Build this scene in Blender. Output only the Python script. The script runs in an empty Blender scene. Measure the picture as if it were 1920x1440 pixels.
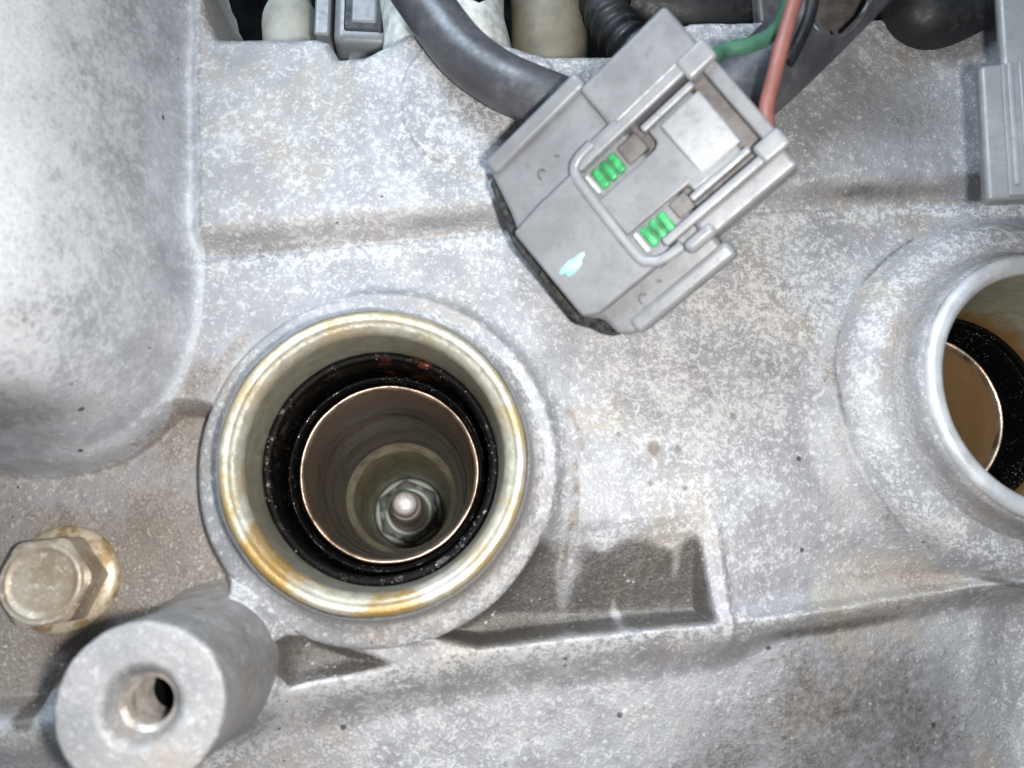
import bpy, bmesh, math, random
import numpy as np
from mathutils import Vector, Matrix

random.seed(4); RNG = np.random.default_rng(4)
S = bpy.context.scene
COL = S.collection
# ------------------------------------------------------------------ units: 1 blender unit = 1 cm
S.unit_settings.system = 'METRIC'; S.unit_settings.scale_length = 0.01

# ------------------------------------------------------------------ camera
F = 1450.0; H = 9.3                      # focal length in photo pixels, lens height over the cover (cm)
DOWN = Vector((-130 / F, -270 / F, -1.0)).normalized()
ROT = DOWN.rotation_difference(Vector((0, 0, -1))).to_matrix()
cam_d = bpy.data.cameras.new('camera'); cam = bpy.data.objects.new('camera', cam_d); COL.objects.link(cam)
cam_d.sensor_width = 36; cam_d.lens = F / 1920 * 36
cam.matrix_world = Matrix.Translation((0, 0, H)) @ ROT.to_4x4()
cam_d.clip_start = 0.2; cam_d.clip_end = 300
cam_d.dof.use_dof = True; cam_d.dof.focus_distance = 12.0; cam_d.dof.aperture_fstop = 0.30
S.camera = cam

# ------------------------------------------------------------------ light: dim cool surroundings, phone torch, daylight from beyond the cover
W = bpy.data.worlds.new('World'); S.world = W; W.use_nodes = True
W.node_tree.nodes['Background'].inputs[0].default_value = (0.75, 0.86, 1.0, 1)
W.node_tree.nodes['Background'].inputs[1].default_value = 0.13

def lamp(name, kind, loc, aim, energy, color, size):
    d = bpy.data.lights.new(name, kind); o = bpy.data.objects.new(name, d); COL.objects.link(o)
    o.location = loc; d.energy = energy; d.color = color
    if kind == 'AREA':
        d.shape = 'DISK'; d.size = size
    else:
        d.shadow_soft_size = size
    o.rotation_euler = (Vector(aim) - Vector(loc)).to_track_quat('-Z', 'Y').to_euler()
    return o
lamp('torch', 'AREA', (0.85, -0.25, H + 0.2), (0.6, 0.8, 0), 1700, (1.0, 0.98, 0.955), 0.45)
lamp('daylight', 'AREA', (-16, 30, 30), (0, 2, 0), 27000, (0.70, 0.85, 1.0), 26)

S.view_settings.view_transform = 'Standard'; S.view_settings.look = 'None'
S.view_settings.exposure = 0.0; S.view_settings.gamma = 1.0
S.render.engine = 'CYCLES'
S.cycles.max_bounces = 8

# ------------------------------------------------------------------ helpers
def P(px, py, z=0.0):
    """world point on the plane at height z that the photo shows at this pixel"""
    r = ROT @ Vector(((px - 960) / F, (720 - py) / F, -1.0))
    t = (z - H) / r.z
    return Vector((r.x * t, r.y * t, z))
def PW(pts, z=0.0):
    return np.array([P(a, b, z)[:2] for a, b in pts])

def empty(name, loc, label=None, cat=None, group=None):
    o = bpy.data.objects.new(name, None); COL.objects.link(o); o.location = loc
    o.empty_display_size = 0.3
    tag(o, label, cat, group)
    return o
def tag(o, label=None, cat=None, group=None, kind=None):
    if label: o['label'] = label
    if cat: o['category'] = cat
    if group: o['group'] = group
    if kind: o['kind'] = kind
    return o
def link(name, me, mat=None, parent=None, smooth=True):
    if mat: me.materials.append(mat)
    if smooth:
        me.polygons.foreach_set('use_smooth', [True] * len(me.polygons))
    o = bpy.data.objects.new(name, me); COL.objects.link(o)
    if parent: o.parent = parent
    return o
def from_bm(name, bm, mat=None, parent=None, smooth=True, angle=None):
    me = bpy.data.meshes.new(name)
    bmesh.ops.recalc_face_normals(bm, faces=bm.faces)
    bm.to_mesh(me); bm.free()
    o = link(name, me, mat, parent, smooth)
    if angle is not None:
        me.set_sharp_from_angle(angle=math.radians(angle))
    return o

def wn(o):
    m = o.modifiers.new('weighted_normal', 'WEIGHTED_NORMAL'); m.keep_sharp = True; m.weight = 80
    return o

def catmull(pts, n=10, closed=False):
    p = np.array(pts, float); m = len(p); out = []
    for i in range(m if closed else m - 1):
        if closed:
            a, b, c, d = p[(i - 1) % m], p[i], p[(i + 1) % m], p[(i + 2) % m]
        else:
            a, b, c, d = p[max(i - 1, 0)], p[i], p[i + 1], p[min(i + 2, m - 1)]
        for k in range(n):
            t = k / n
            out.append(0.5 * ((2 * b) + (c - a) * t + (2 * a - 5 * b + 4 * c - d) * t * t + (3 * b - a - 3 * c + d) * t ** 3))
    if not closed: out.append(p[-1])
    return np.array(out)

def lathe(name, prof, mat, parent=None, n=128, loc=(0, 0, 0), wob=0.0, tilt=None, angle=None, cap=False):
    """revolve (r, z) pairs about the vertical axis"""
    bm = bmesh.new(); rings = []
    for (r, z) in prof:
        ring = []
        for k in range(n):
            a = 2 * math.pi * k / n
            rr = r * (1 + wob * (math.sin(3 * a + 1) * .5 + math.sin(7 * a + 2.1) * .3 + math.sin(13 * a) * .2))
            ring.append(bm.verts.new((rr * math.cos(a), rr * math.sin(a), z)))
        rings.append(ring)
    for i in range(len(rings) - 1):
        for k in range(n):
            bm.faces.new((rings[i][k], rings[i][(k + 1) % n], rings[i + 1][(k + 1) % n], rings[i + 1][k]))
    if cap:
        bm.faces.new(rings[-1])
    o = from_bm(name, bm, mat, parent, True, angle)
    o.location = loc
    if tilt is not None: o.rotation_euler = tilt
    return o
def roundprof(pts, r=0.05, n=4):
    """round the corners of an (r, z) profile"""
    out = [pts[0]]
    for i in range(1, len(pts) - 1):
        a, b, c = (np.array(q, float) for q in (pts[i - 1], pts[i], pts[i + 1]))
        la, lc = np.linalg.norm(a - b), np.linalg.norm(c - b)
        d = min(r, la * .45, lc * .45)
        p0 = b + (a - b) / la * d; p1 = b + (c - b) / lc * d
        for k in range(n + 1):
            t = k / n
            out.append(tuple((1 - t) ** 2 * p0 + 2 * t * (1 - t) * b + t * t * p1))
    out.append(pts[-1])
    return out
def tube(name, pts, rad, mat, parent=None, n=20, step=10, caps=True, skip=None, flat=1.0):
    c = catmull(pts, step); bm = bmesh.new(); rings = []
    m = len(c); up = Vector((0, 0, 1))
    for i in range(m):
        t = Vector(c[min(i + 1, m - 1)] - c[max(i - 1, 0)]).normalized()
        s = t.cross(up)
        if s.length < 1e-3: s = t.cross(Vector((0, 1, 0)))
        s.normalize(); u = s.cross(t)
        r = rad(i / (m - 1)) if callable(rad) else rad
        rings.append([bm.verts.new(Vector(c[i]) + s * (r * math.cos(2 * math.pi * k / n)) + u * (r * flat * math.sin(2 * math.pi * k / n))) for k in range(n)])
    for i in range(m - 1):
        for k in range(n):
            if skip and skip(i / (m - 1), k / n): continue
            bm.faces.new((rings[i][k], rings[i][(k + 1) % n], rings[i + 1][(k + 1) % n], rings[i + 1][k]))
    if caps:
        bm.faces.new(rings[0]); bm.faces.new(rings[-1])
    return from_bm(name, bm, mat, parent, True, 50)
def add_box(bm, x0, x1, y0, y1, z0, z1, r=0.03, seg=2, taper=0.0):
    m = bmesh.new()
    bmesh.ops.create_cube(m, size=1)
    for v in m.verts:
        tx = taper if v.co.z > 0 else 0
        v.co = Vector((x0 + tx if v.co.x < 0 else x1 - tx, y0 + tx if v.co.y < 0 else y1 - tx, z0 if v.co.z < 0 else z1))
    if r > 0:
        bmesh.ops.bevel(m, geom=list(m.edges), offset=r, segments=seg, affect='EDGES', profile=0.5)
    me = bpy.data.meshes.new('tmp'); m.to_mesh(me); m.free()
    bm.from_mesh(me); bpy.data.meshes.remove(me)
def box(name, dims, mat, parent=None, r=0.03, seg=2, taper=0.0):
    bm = bmesh.new(); add_box(bm, *dims, r=r, seg=seg, taper=taper)
    return wn(from_bm(name, bm, mat, parent, True, 50))
def prism(name, poly, z0, z1, mat, parent=None, r=0.03, seg=2):
    bm = bmesh.new()
    lo = [bm.verts.new((x, y, z0)) for x, y in poly]; hi = [bm.verts.new((x, y, z1)) for x, y in poly]
    n = len(poly); bm.faces.new(lo); bm.faces.new(hi)
    for i in range(n): bm.faces.new((lo[i], lo[(i + 1) % n], hi[(i + 1) % n], hi[i]))
    if r > 0:
        bmesh.ops.recalc_face_normals(bm, faces=bm.faces)
        bmesh.ops.bevel(bm, geom=[e for e in bm.edges], offset=r, segments=seg, affect='EDGES', profile=0.5)
    return wn(from_bm(name, bm, mat, parent, True, 50))

# numpy noise and shapes
def vnoise(x, y, seed):
    tab = np.random.default_rng(seed).random((256, 256))
    xi = np.floor(x).astype(int); yi = np.floor(y).astype(int)
    fx = x - xi; fy = y - yi
    fx = fx * fx * fx * (fx * (fx * 6 - 15) + 10); fy = fy * fy * fy * (fy * (fy * 6 - 15) + 10)
    g = lambda a, b: tab[a % 256, b % 256]
    return (g(xi, yi) * (1 - fx) + g(xi + 1, yi) * fx) * (1 - fy) + (g(xi, yi + 1) * (1 - fx) + g(xi + 1, yi + 1) * fx) * fy
def fbm(x, y, sc, octv, seed, gain=.5):
    out = 0; a = 1; tot = 0
    for k in range(octv):
        out = out + a * vnoise(x * sc * 2 ** k + 37.1 * k, y * sc * 2 ** k + 11.7 * k, seed + k); tot += a; a *= gain
    return out / tot - .5
def sst(a, b, v):
    t = np.clip((v - a) / (b - a), 0, 1)
    return t * t * (3 - 2 * t)
def sdf(X, Y, poly):
    """signed distance to a closed polygon, positive inside"""
    p = np.asarray(poly, float); d2 = np.full(X.shape, 1e9); ins = np.zeros(X.shape, bool)
    for i in range(len(p)):
        a, b = p[i - 1], p[i]; e = b - a; wx = X - a[0]; wy = Y - a[1]
        t = np.clip((wx * e[0] + wy * e[1]) / (e @ e + 1e-12), 0, 1)
        d2 = np.minimum(d2, (wx - e[0] * t) ** 2 + (wy - e[1] * t) ** 2)
        if a[1] != b[1]:
            c = ((a[1] > Y) != (b[1] > Y)) & (X < (b[0] - a[0]) * (Y - a[1]) / (b[1] - a[1]) + a[0])
            ins ^= c
    d = np.sqrt(d2)
    return np.where(ins, d, -d)
def below(X, Y, line):
    """how far a point lies under (image-wise) a left-to-right polyline"""
    p = np.asarray(line, float)
    return np.interp(X, p[:, 0], p[:, 1]) - Y

# ------------------------------------------------------------------ materials
class M:
    def __init__(s, name):
        s.m = bpy.data.materials.new(name); s.m.use_nodes = True
        s.t = s.m.node_tree; s.N = s.t.nodes; s.L = s.t.links
        s.b = s.N['Principled BSDF']; s.tc = s.N.new('ShaderNodeTexCoord').outputs['Object']
    def put(s, sock, v):
        if isinstance(v, bpy.types.NodeSocket): s.L.new(v, sock)
        elif isinstance(v, (tuple, list)) and len(v) == 3 and sock.type == 'RGBA': sock.default_value = (*v, 1)
        else: sock.default_value = v
    def set(s, **kw):
        for k, v in kw.items(): s.put(s.b.inputs[k.replace('_', ' ')], v)
        return s
    def noise(s, sc, det=4, rough=.55, vec=None, dist=0):
        n = s.N.new('ShaderNodeTexNoise'); n.inputs['Scale'].default_value = sc
        n.inputs['Detail'].default_value = det; n.inputs['Roughness'].default_value = rough
        n.inputs['Distortion'].default_value = dist
        s.L.new(vec or s.tc, n.inputs['Vector']); return n.outputs['Fac']
    def voro(s, sc, out='Distance', feat='F1', rnd=1.0):
        n = s.N.new('ShaderNodeTexVoronoi'); n.feature = feat; n.inputs['Scale'].default_value = sc
        n.inputs['Randomness'].default_value = rnd
        s.L.new(s.tc, n.inputs['Vector']); return n.outputs[out]
    def math(s, op, a, b=0.0, c=0.0, clamp=False):
        n = s.N.new('ShaderNodeMath'); n.operation = op; n.use_clamp = clamp
        s.put(n.inputs[0], a); s.put(n.inputs[1], b)
        if op in ('MULTIPLY_ADD',): s.put(n.inputs[2], c)
        return n.outputs[0]
    def ramp(s, v, lo, hi, a=0.0, b=1.0):
        n = s.N.new('ShaderNodeMapRange'); n.interpolation_type = 'SMOOTHSTEP'
        s.put(n.inputs['Value'], v)
        n.inputs['From Min'].default_value = lo; n.inputs['From Max'].default_value = hi
        n.inputs['To Min'].default_value = a; n.inputs['To Max'].default_value = b
        return n.outputs[0]
    def mix(s, f, a, b, mode='MIX'):
        n = s.N.new('ShaderNodeMix'); n.data_type = 'RGBA'; n.blend_type = mode
        s.put(n.inputs[0], f); s.put(n.inputs[6], a); s.put(n.inputs[7], b); return n.outputs[2]
    def attr(s, name):
        n = s.N.new('ShaderNodeAttribute'); n.attribute_name = name
        x = s.N.new('ShaderNodeSeparateColor'); s.L.new(n.outputs['Color'], x.inputs[0])
        return x.outputs[0], x.outputs[1], x.outputs[2]
    def sep(s):
        x = s.N.new('ShaderNodeSeparateXYZ'); s.L.new(s.tc, x.inputs[0]); return x.outputs
    def bump(s, h, strength=.3, dist=.02):
        n = s.N.new('ShaderNodeBump'); n.inputs['Strength'].default_value = strength
        n.inputs['Distance'].default_value = dist; s.L.new(h, n.inputs['Height'])
        if s.b.inputs['Normal'].links: s.L.new(s.b.inputs['Normal'].links[0].from_socket, n.inputs['Normal'])
        s.L.new(n.outputs[0], s.b.inputs['Normal']); return s

def cast_material(name, masked=True, ox=0.0, dark=(.232, .230, .238), light=(.345, .342, .350), white=(.64, .635, .625), tint=1.0, bloom=.80):
    """weathered sand-cast aluminium: grey metal, white oxide bloom, brown grime, pits"""
    m = M(name)
    big = m.noise(.42, 3, .5); med = m.noise(1.7, 5, .6); fine = m.noise(11, 6, .68); mic = m.noise(30, 4, .62)
    R, G, B = m.attr('wear_shading') if masked else (0.0, 0.0, ox)
    base = m.mix(m.ramp(med, .28, .70), dark, light)
    base = m.mix(m.ramp(m.noise(.8, 4, .6, dist=.6), .5, .64, 0, .5 * tint), base, (.29, .262, .288))      # lilac cast
    base = m.mix(m.ramp(m.noise(.55, 4, .6, dist=.3), .50, .66, 0, .7 * tint), base, (.325, .275, .215))     # beige cast
    clus = m.math('ADD', m.math('MULTIPLY', med, .14), m.math('MULTIPLY', B, .10) if masked else ox * .12)
    v = m.math('ADD', m.math('ADD', m.math('MULTIPLY', fine, .42), m.math('MULTIPLY', mic, .42)), clus)
    oxid = m.ramp(v, .507, .557)
    dots = m.math('MULTIPLY', m.ramp(m.voro(7.5), .16, .34, 1, 0), m.ramp(m.math('ADD', m.noise(3.1, 3), clus), .63, .73))
    dots2 = m.math('MULTIPLY', m.ramp(m.voro(15), .18, .36, 1, 0), m.ramp(m.math('ADD', m.noise(5, 3), clus), .59, .72))
    oxid = m.math('MAXIMUM', oxid, m.math('MAXIMUM', m.math('MULTIPLY', dots, .8), m.math('MULTIPLY', dots2, .7)))
    soft = m.ramp(m.math('ADD', m.math('MULTIPLY', m.noise(3.2, 6, .68), .5), clus), .30, .54, 0, .36)
    col = m.mix(soft, base, (.46, .455, .455))
    col = m.mix(m.math('MULTIPLY', oxid, bloom), col, white)
    col = m.mix(m.ramp(mic, .42, .70, 0, .42), col, (.20, .195, .195))
    # pits
    pit = m.math('MULTIPLY', m.ramp(m.voro(1.3), .035, .055, 1, 0), m.ramp(m.noise(.9, 2), .46, .52))
    pit2 = m.math('MULTIPLY', m.ramp(m.voro(4.2), .05, .09, 1, 0), m.ramp(m.noise(1.6, 2), .56, .60))
    pits = m.math('MAXIMUM', pit, pit2)
    if masked:
        wob = m.math('ADD', m.math('MULTIPLY', m.math('SUBTRACT', fine, .5), 1.1), m.math('MULTIPLY', m.math('SUBTRACT', med, .5), .9))
        g = m.ramp(m.math('ADD', R, wob), .30, .72)
        brown = m.mix(m.ramp(mic, .35, .65), (.15, .12, .095), (.23, .19, .155))
        brown = m.mix(m.ramp(m.math('ADD', m.math('MULTIPLY', fine, .5), m.math('MULTIPLY', mic, .5)), .56, .62, 0, .65), brown, (.50, .45, .40))
        col = m.mix(m.math('MULTIPLY', g, .86), col, brown)
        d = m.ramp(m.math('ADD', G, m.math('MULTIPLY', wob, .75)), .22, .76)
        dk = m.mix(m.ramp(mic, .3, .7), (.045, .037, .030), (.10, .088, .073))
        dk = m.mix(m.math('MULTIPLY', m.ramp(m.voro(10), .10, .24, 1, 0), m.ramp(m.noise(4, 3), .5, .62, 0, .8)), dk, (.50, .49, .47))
        col = m.mix(m.math('MULTIPLY', d, .85), col, dk); m.film = d  # film holds the whole G mask: dark grey film and painted shade
    col = m.mix(m.math('MULTIPLY', pits, .85), col, (.035, .03, .028))
    rgh = m.ramp(oxid, 0, 1, .46, .66)
    if masked: rgh = m.math('SUBTRACT', rgh, m.math('MULTIPLY', m.film, .17))
    m.set(Base_Color=col, Metallic=.22, Roughness=rgh)
    h = m.math('ADD', m.math('MULTIPLY', fine, 1.0), m.math('MULTIPLY', mic, .45))
    h = m.math('ADD', h, m.math('MULTIPLY', oxid, .22)); h = m.math('SUBTRACT', h, m.math('MULTIPLY', pits, 1.0))
    m.bump(h, .26, .05)
    m.bump(mic, .28, .02); m.bump(m.noise(70, 3, .6), .35, .012)
    return m.m
MAT_CAST = cast_material('cast_aluminium')
MAT_HOUSING = cast_material('torchlit_pale_cast_aluminium', dark=(.31, .325, .35), light=(.50, .52, .56), white=(.74, .76, .78), tint=.2, bloom=.6)  # bluish oxide tone, paled further to paint in the torch's brightness
MAT_BOSS = cast_material('cast_aluminium_boss', False, -.05, dark=(.205, .203, .205), light=(.285, .28, .275), white=(.48, .47, .46))

def simple(name, col, rough=.5, metal=0.0, var=.12, nsc=3, bsc=30, bst=.15, bd=.01, **kw):
    m = M(name); n = m.noise(nsc, 5, .6)
    c2 = tuple(min(1, c * (1 + var * 2)) for c in col); c1 = tuple(c * (1 - var * 2) for c in col)
    m.set(Base_Color=m.mix(m.ramp(n, .3, .7), c1, c2), Roughness=m.ramp(m.noise(nsc * 2.3, 4), .3, .7, rough * .85, min(1, rough * 1.15)), Metallic=metal, **kw)
    m.bump(m.noise(bsc, 4, .6), bst, bd)
    return m.m
def plastic(name, col, rough):
    """moulded plastic with dust, scuffs and fine texture"""
    m = M(name); n = m.noise(1.6, 5, .65); f = m.noise(8, 6, .7); 
    mp = m.N.new('ShaderNodeMapping'); mp.inputs['Scale'].default_value = (3, 22, 8); mp.inputs['Rotation'].default_value = (0, 0, .5); m.L.new(m.tc, mp.inputs[0])
    sc = m.ramp(m.noise(1.0, 4, .7, vec=mp.outputs[0]), .62, .72, 0, .35)
    c = m.mix(m.ramp(n, .35, .65), tuple(q * .86 for q in col), tuple(q * 1.12 for q in col))
    c = m.mix(m.ramp(f, .54, .70, 0, .55), c, tuple(q * .55 for q in col))
    c = m.mix(sc, c, tuple(min(1, q * 1.7) for q in col))
    m.set(Base_Color=c, Roughness=m.ramp(f, .3, .7, rough * .85, rough * 1.5))
    m.bump(m.noise(45, 3, .6), .10, .006); m.bump(m.noise(3, 3, .5), .12, .03); return m.m
MAT_PLASTIC = plastic('grey_plastic', (.175, .178, .184), .30)
MAT_PLASTIC_LIT = plastic('lit_edge_plastic', (.215, .218, .225), .28)  # copy of the grey plastic, light on raised edges painted in as paler colour
MAT_TONGUE = plastic('worn_plastic', (.20, .203, .21), .36)
MAT_PLASTIC_DIRTY = simple('brown_grey_plastic', (.10, .09, .085), .5, 0, .15, 6, 45, .3, .01)
def rubber(name, col, rough, dust):
    m = M(name); n = m.noise(1.5, 5, .65); f = m.noise(9, 6, .7)
    c = m.mix(m.ramp(n, .35, .65), tuple(q * .8 for q in col), tuple(q * 1.3 for q in col))
    c = m.mix(m.ramp(m.math('ADD', m.math('MULTIPLY', n, .5), m.math('MULTIPLY', f, .5)), .50, .66, 0, .55), c, dust)
    m.set(Base_Color=c, Roughness=m.ramp(f, .3, .7, rough * .8, rough * 1.4)); m.bump(f, .22, .02); return m.m
MAT_RUBBER = rubber('black_rubber', (.009, .009, .010), .5, (.045, .042, .038))
MAT_SLEEVE = rubber('dark_grey_sleeve', (.052, .052, .058), .34, (.125, .12, .115))
MAT_DIRTYBLACK = simple('dirty_black_seal', (.03, .03, .028), .7, 0, .5, 14, 40, .8, .04)
MAT_GREEN = simple('green_silicone', (.035, .27, .09), .35, 0, .2, 8, 40, .1, .005)
MAT_GREENWIRE = simple('green_wire', (.045, .125, .078), .45, 0, .1, 3, 50, .1, .005)
MAT_REDWIRE = simple('dull_red_wire', (.205, .078, .062), .5, 0, .08, 3, 50, .1, .005)
MAT_WHITE = simple('flaking_white_paint', (.52, .52, .48), .6, 0, .16, 4, 20, .4, .02)
MAT_CLIP = simple('pale_seal_clip', (.40, .41, .40), .4)
MAT_KHAKI = simple('khaki_hose', (.18, .155, .11), .6, 0, .12, 1.5, 25, .3, .02)
MAT_PALE = simple('pale_fitting', (.30, .29, .245), .6, 0, .15, 1.2, 20, .3, .02)
MAT_DARK = simple('dark_engine_bay', (.004, .004, .0045), .8, 0, .4, 1, 10, .4, .05, Specular_IOR_Level=.05)
MAT_BRASS = simple('brass', (.75, .58, .22), .22, 1.0, .1, 5, 30, .1, .005)
MAT_PAINT = simple('turquoise_paint', (.26, .66, .54), .45, 0, .1, 9, 40, .2, .005)

def bolt_material():
    m = M('dull_zinc_bolt'); n = m.noise(3.2, 5, .6); f = m.noise(11, 6, .65)
    c = m.mix(m.ramp(n, .4, .6), (.30, .235, .165), (.39, .345, .28))
    c = m.mix(m.ramp(f, .54, .66, 0, .8), c, (.60, .57, .50))
    c = m.mix(m.ramp(f, .30, .40, .6, 0), c, (.22, .16, .11))
    m.set(Base_Color=c, Metallic=.35, Roughness=.5); m.bump(f, .3, .02); return m.m
MAT_BOLT = bolt_material()
def washer_material():
    m = M('yellowed_washer'); f = m.noise(6, 6, .65)
    c = m.mix(m.ramp(f, .38, .6), (.26, .17, .07), (.50, .43, .32))
    m.set(Base_Color=c, Metallic=.3, Roughness=.42); m.bump(f, .3, .02); return m.m
MAT_WASHER = washer_material()
def rim_material():
    """oily machined aluminium with amber varnish stains"""
    m = M('oily_machined_aluminium'); x = m.sep()
    n = m.noise(1.3, 4, .6, dist=.5); f = m.noise(7, 6, .65)
    c = m.mix(m.ramp(f, .35, .65), (.33, .315, .26), (.47, .455, .39))
    rad = m.math('SQRT', m.math('ADD', m.math('MULTIPLY', x[0], x[0]), m.math('MULTIPLY', x[1], x[1])))
    c = m.mix(m.ramp(m.math('ADD', rad, m.math('MULTIPLY', m.math('SUBTRACT', n, .5), .5)), 1.55, 1.66, 0, .75), c, (.33, .24, .085))
    c = m.mix(m.ramp(n, .47, .66, 0, .5), c, (.40, .33, .20))
    am = m.math('ADD', m.ramp(n, .40, .62, 0, .75), m.ramp(m.math('ADD', x[1], m.math('MULTIPLY', x[0], .35)), -1.7, -.7, .66, 0))
    am = m.ramp(m.math('ADD', am, m.math('MULTIPLY', m.math('SUBTRACT', f, .5), 1.0)), .55, 1.25)
    c = m.mix(m.math('MULTIPLY', am, .85), c, (.27, .155, .03))
    m.set(Base_Color=c, Metallic=.30, Roughness=m.ramp(f, .3, .7, .26, .42))
    m.b.inputs['Coat Weight'].default_value = .6; m.b.inputs['Coat Roughness'].default_value = .08
    m.bump(m.noise(9, 6, .7), .45, .03); m.bump(m.noise(34, 4), .55, .016); return m.m
MAT_RIM = rim_material()
def bore_material(name='oily_bore', amber=(.34, .24, .10), up=0.0):
    m = M(name); f = m.noise(5, 6, .65); x = m.sep()
    c = m.mix(m.ramp(f, .35, .65), (.40, .37, .27), (.52, .50, .42))
    c = m.mix(m.ramp(m.math('ADD', x[2], m.math('MULTIPLY', f, .5)), -.25 + up, .25 + up, .85, 0), c, amber)
    m.set(Base_Color=c, Metallic=.5, Roughness=.3); m.bump(m.noise(20, 5, .6), .25, .015); return m.m
MAT_BORE = bore_material(); MAT_BORE_AMBER = bore_material('amber_stained_bore', (.36, .19, .045), -.55)
def oil_material(name, col=(.003, .0028, .0026), red=0.0):
    """oil-wet black rubber with its sparkle painted on as pale specks"""
    m = M(name); f = m.noise(30, 3, .6); x = m.sep()
    v = m.N.new('ShaderNodeTexVoronoi'); v.inputs['Scale'].default_value = 24; m.L.new(m.tc, v.inputs['Vector'])
    sc = m.N.new('ShaderNodeSeparateColor'); m.L.new(v.outputs['Color'], sc.inputs[0])
    glints = m.math('MULTIPLY', m.ramp(v.outputs['Distance'], .12, .30, 1, 0), m.math('MULTIPLY', m.ramp(sc.outputs[0], .35, .9), m.ramp(m.noise(2.6, 4, .6), .46, .60)))
    rd = m.math('MULTIPLY', m.ramp(m.noise(3, 4), .50, .62), m.ramp(m.math('SUBTRACT', x[1], m.math('MULTIPLY', m.math('ABSOLUTE', m.math('SUBTRACT', x[0], .35)), .8)), .9, 1.2))
    c = m.mix(m.math('MULTIPLY', rd, red), col, (.12, .022, .01)) if red else col
    c = m.mix(glints, c, (.36, .34, .32))  # sparkle on the wet seal painted into the colour as pale specks
    wet = m.ramp(m.noise(3.4, 4, .6), .54, .62)
    m.set(Base_Color=c, Roughness=m.ramp(wet, 0, 1, .42, .10), Specular_IOR_Level=m.ramp(wet, 0, 1, .05, .30))
    m.bump(glints, .8, .03); m.bump(f, .35, .02); return m.m
MAT_SEAL = oil_material('oily_black_seal', red=.8)
MAT_SEALDEEP = oil_material('oily_black_lip')
def tube_material(name, c0, c1, c2, rough=.35, metal=.6):
    m = M(name); x = m.sep()
    n = m.noise(2, 6, .65, dist=.4)
    mp = m.N.new('ShaderNodeMapping'); mp.inputs['Scale'].default_value = (.35, .35, 1.8); m.L.new(m.tc, mp.inputs[0])
    band = m.noise(1.0, 5, .65, vec=mp.outputs[0])
    c = m.mix(m.ramp(band, .40, .60), c0, c1)
    c = m.mix(m.ramp(n, .5, .68, 0, .8), c, c2)
    c = m.mix(m.ramp(m.math('ADD', x[2], m.math('MULTIPLY', m.math('SUBTRACT', n, .5), .8)), -1.35, -.95, 0, .8), c, c1)
    m.set(Base_Color=c, Metallic=metal, Roughness=m.ramp(band, .3, .7, rough * .8, rough * 1.4))
    m.bump(m.noise(16, 5, .7), .2, .02); return m.m
MAT_TUBE = tube_material('varnished_plug_tube', (.045, .027, .018), (.20, .135, .10), (.05, .020, .012), .26, .2)
MAT_TUBE_GOLD = tube_material('golden_varnished_tube', (.19, .10, .038), (.27, .165, .075), (.09, .035, .012), .5, .1)
MAT_TUBELIP = simple('coppery_tube_lip', (.62, .46, .35), .34, .8, .3, 3, 9, .4, .03)
MAT_STEP = simple('olive_plug_seat', (.46, .42, .28), .4, .1, .2, 3, 20, .3, .02)
MAT_PLUGHEX = simple('zinc_plug_hex', (.74, .84, .76), .4, .2, .02, 4, 30, .0, .001)
MAT_PLUGDARK = simple('grey_plug_hex', (.10, .108, .105), .38, .2, .02, 4, 30, .0, .001)
MAT_PLUGRING = simple('brown_plug_flange', (.28, .18, .10), .4, .5, .2, 5, 30, .3, .02)
MAT_CERAMIC = simple('plug_insulator', (.70, .61, .58), .28, 0, .06, 3, 30, .0, .001)
MAT_TERMINAL = simple('plug_terminal', (.74, .72, .72), .42, .25, .05, 5, 30, .0, .001)
MAT_THREAD = simple('bare_thread', (.34, .31, .28), .32, .5, .2, 5, 30, .3, .02)

# ------------------------------------------------------------------ engine bay below
bm = bmesh.new()
for x, y in ((-40, -40), (40, -40), (40, 40), (-40, 40)): bm.verts.new((x, y, -16))
bm.faces.new(bm.verts)
tag(from_bm('engine_bay_floor', bm, MAT_DARK), kind='structure')

# ------------------------------------------------------------------ the valve cover
ZR = 0.9                                                    # height of the collar rims over the plate
CL = P(702, 860, ZR); CR = P(1992, 722, ZR)                 # collar axes
BOSS = P(262, 1326, 2.05); BOLT = P(124, 1086, -.42)
cover = empty('valve_cover', (0, 0, 0), 'weathered grey cast aluminium valve cover with raised plug collars', 'valve cover')

x0, x1, y0, y1, g = -6.9, 9.0, -4.9, 8.2, .0195
xs = np.arange(x0, x1, g); ys = np.arange(y0, y1, g)
X, Y = np.meshgrid(xs, ys); NX, NY = len(xs), len(ys)
# slight waviness of the features' outlines
WX = X + .035 * fbm(X, Y, 1.6, 3, 11); WY = Y + .035 * fbm(X, Y, 1.6, 3, 21)

Z = .035 * fbm(X, Y, .5, 3, 3) + .022 * fbm(X, Y, 3.0, 4, 5) + .008 * fbm(X, Y, 10.0, 2, 6)
rl = np.hypot(X - CL.x, Y - CL.y); rr = np.hypot(X - CR.x, Y - CR.y); rb = np.hypot(X - BOSS.x, Y - BOSS.y)

# upper band, a step higher
L1 = catmull(PW([(-400, 520), (330, 482), (600, 462), (900, 434), (1150, 415), (1400, 393), (1840, 377), (2400, 355)]), 6)
d1 = -below(WX, WY, L1)
Z += .26 * sst(-.02, .34, d1) - .035 * np.exp(-((d1 + .015) / .05) ** 2) - .02 * np.clip(d1 - .5, 0, 4)
# faint round pad under the wire connector
cp = P(905, 195, .2); rp = np.hypot(WX - cp.x, WY - cp.y)
Z += .05 * sst(1.08, 1.0, rp) * sst(.05, .3, d1)
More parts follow.
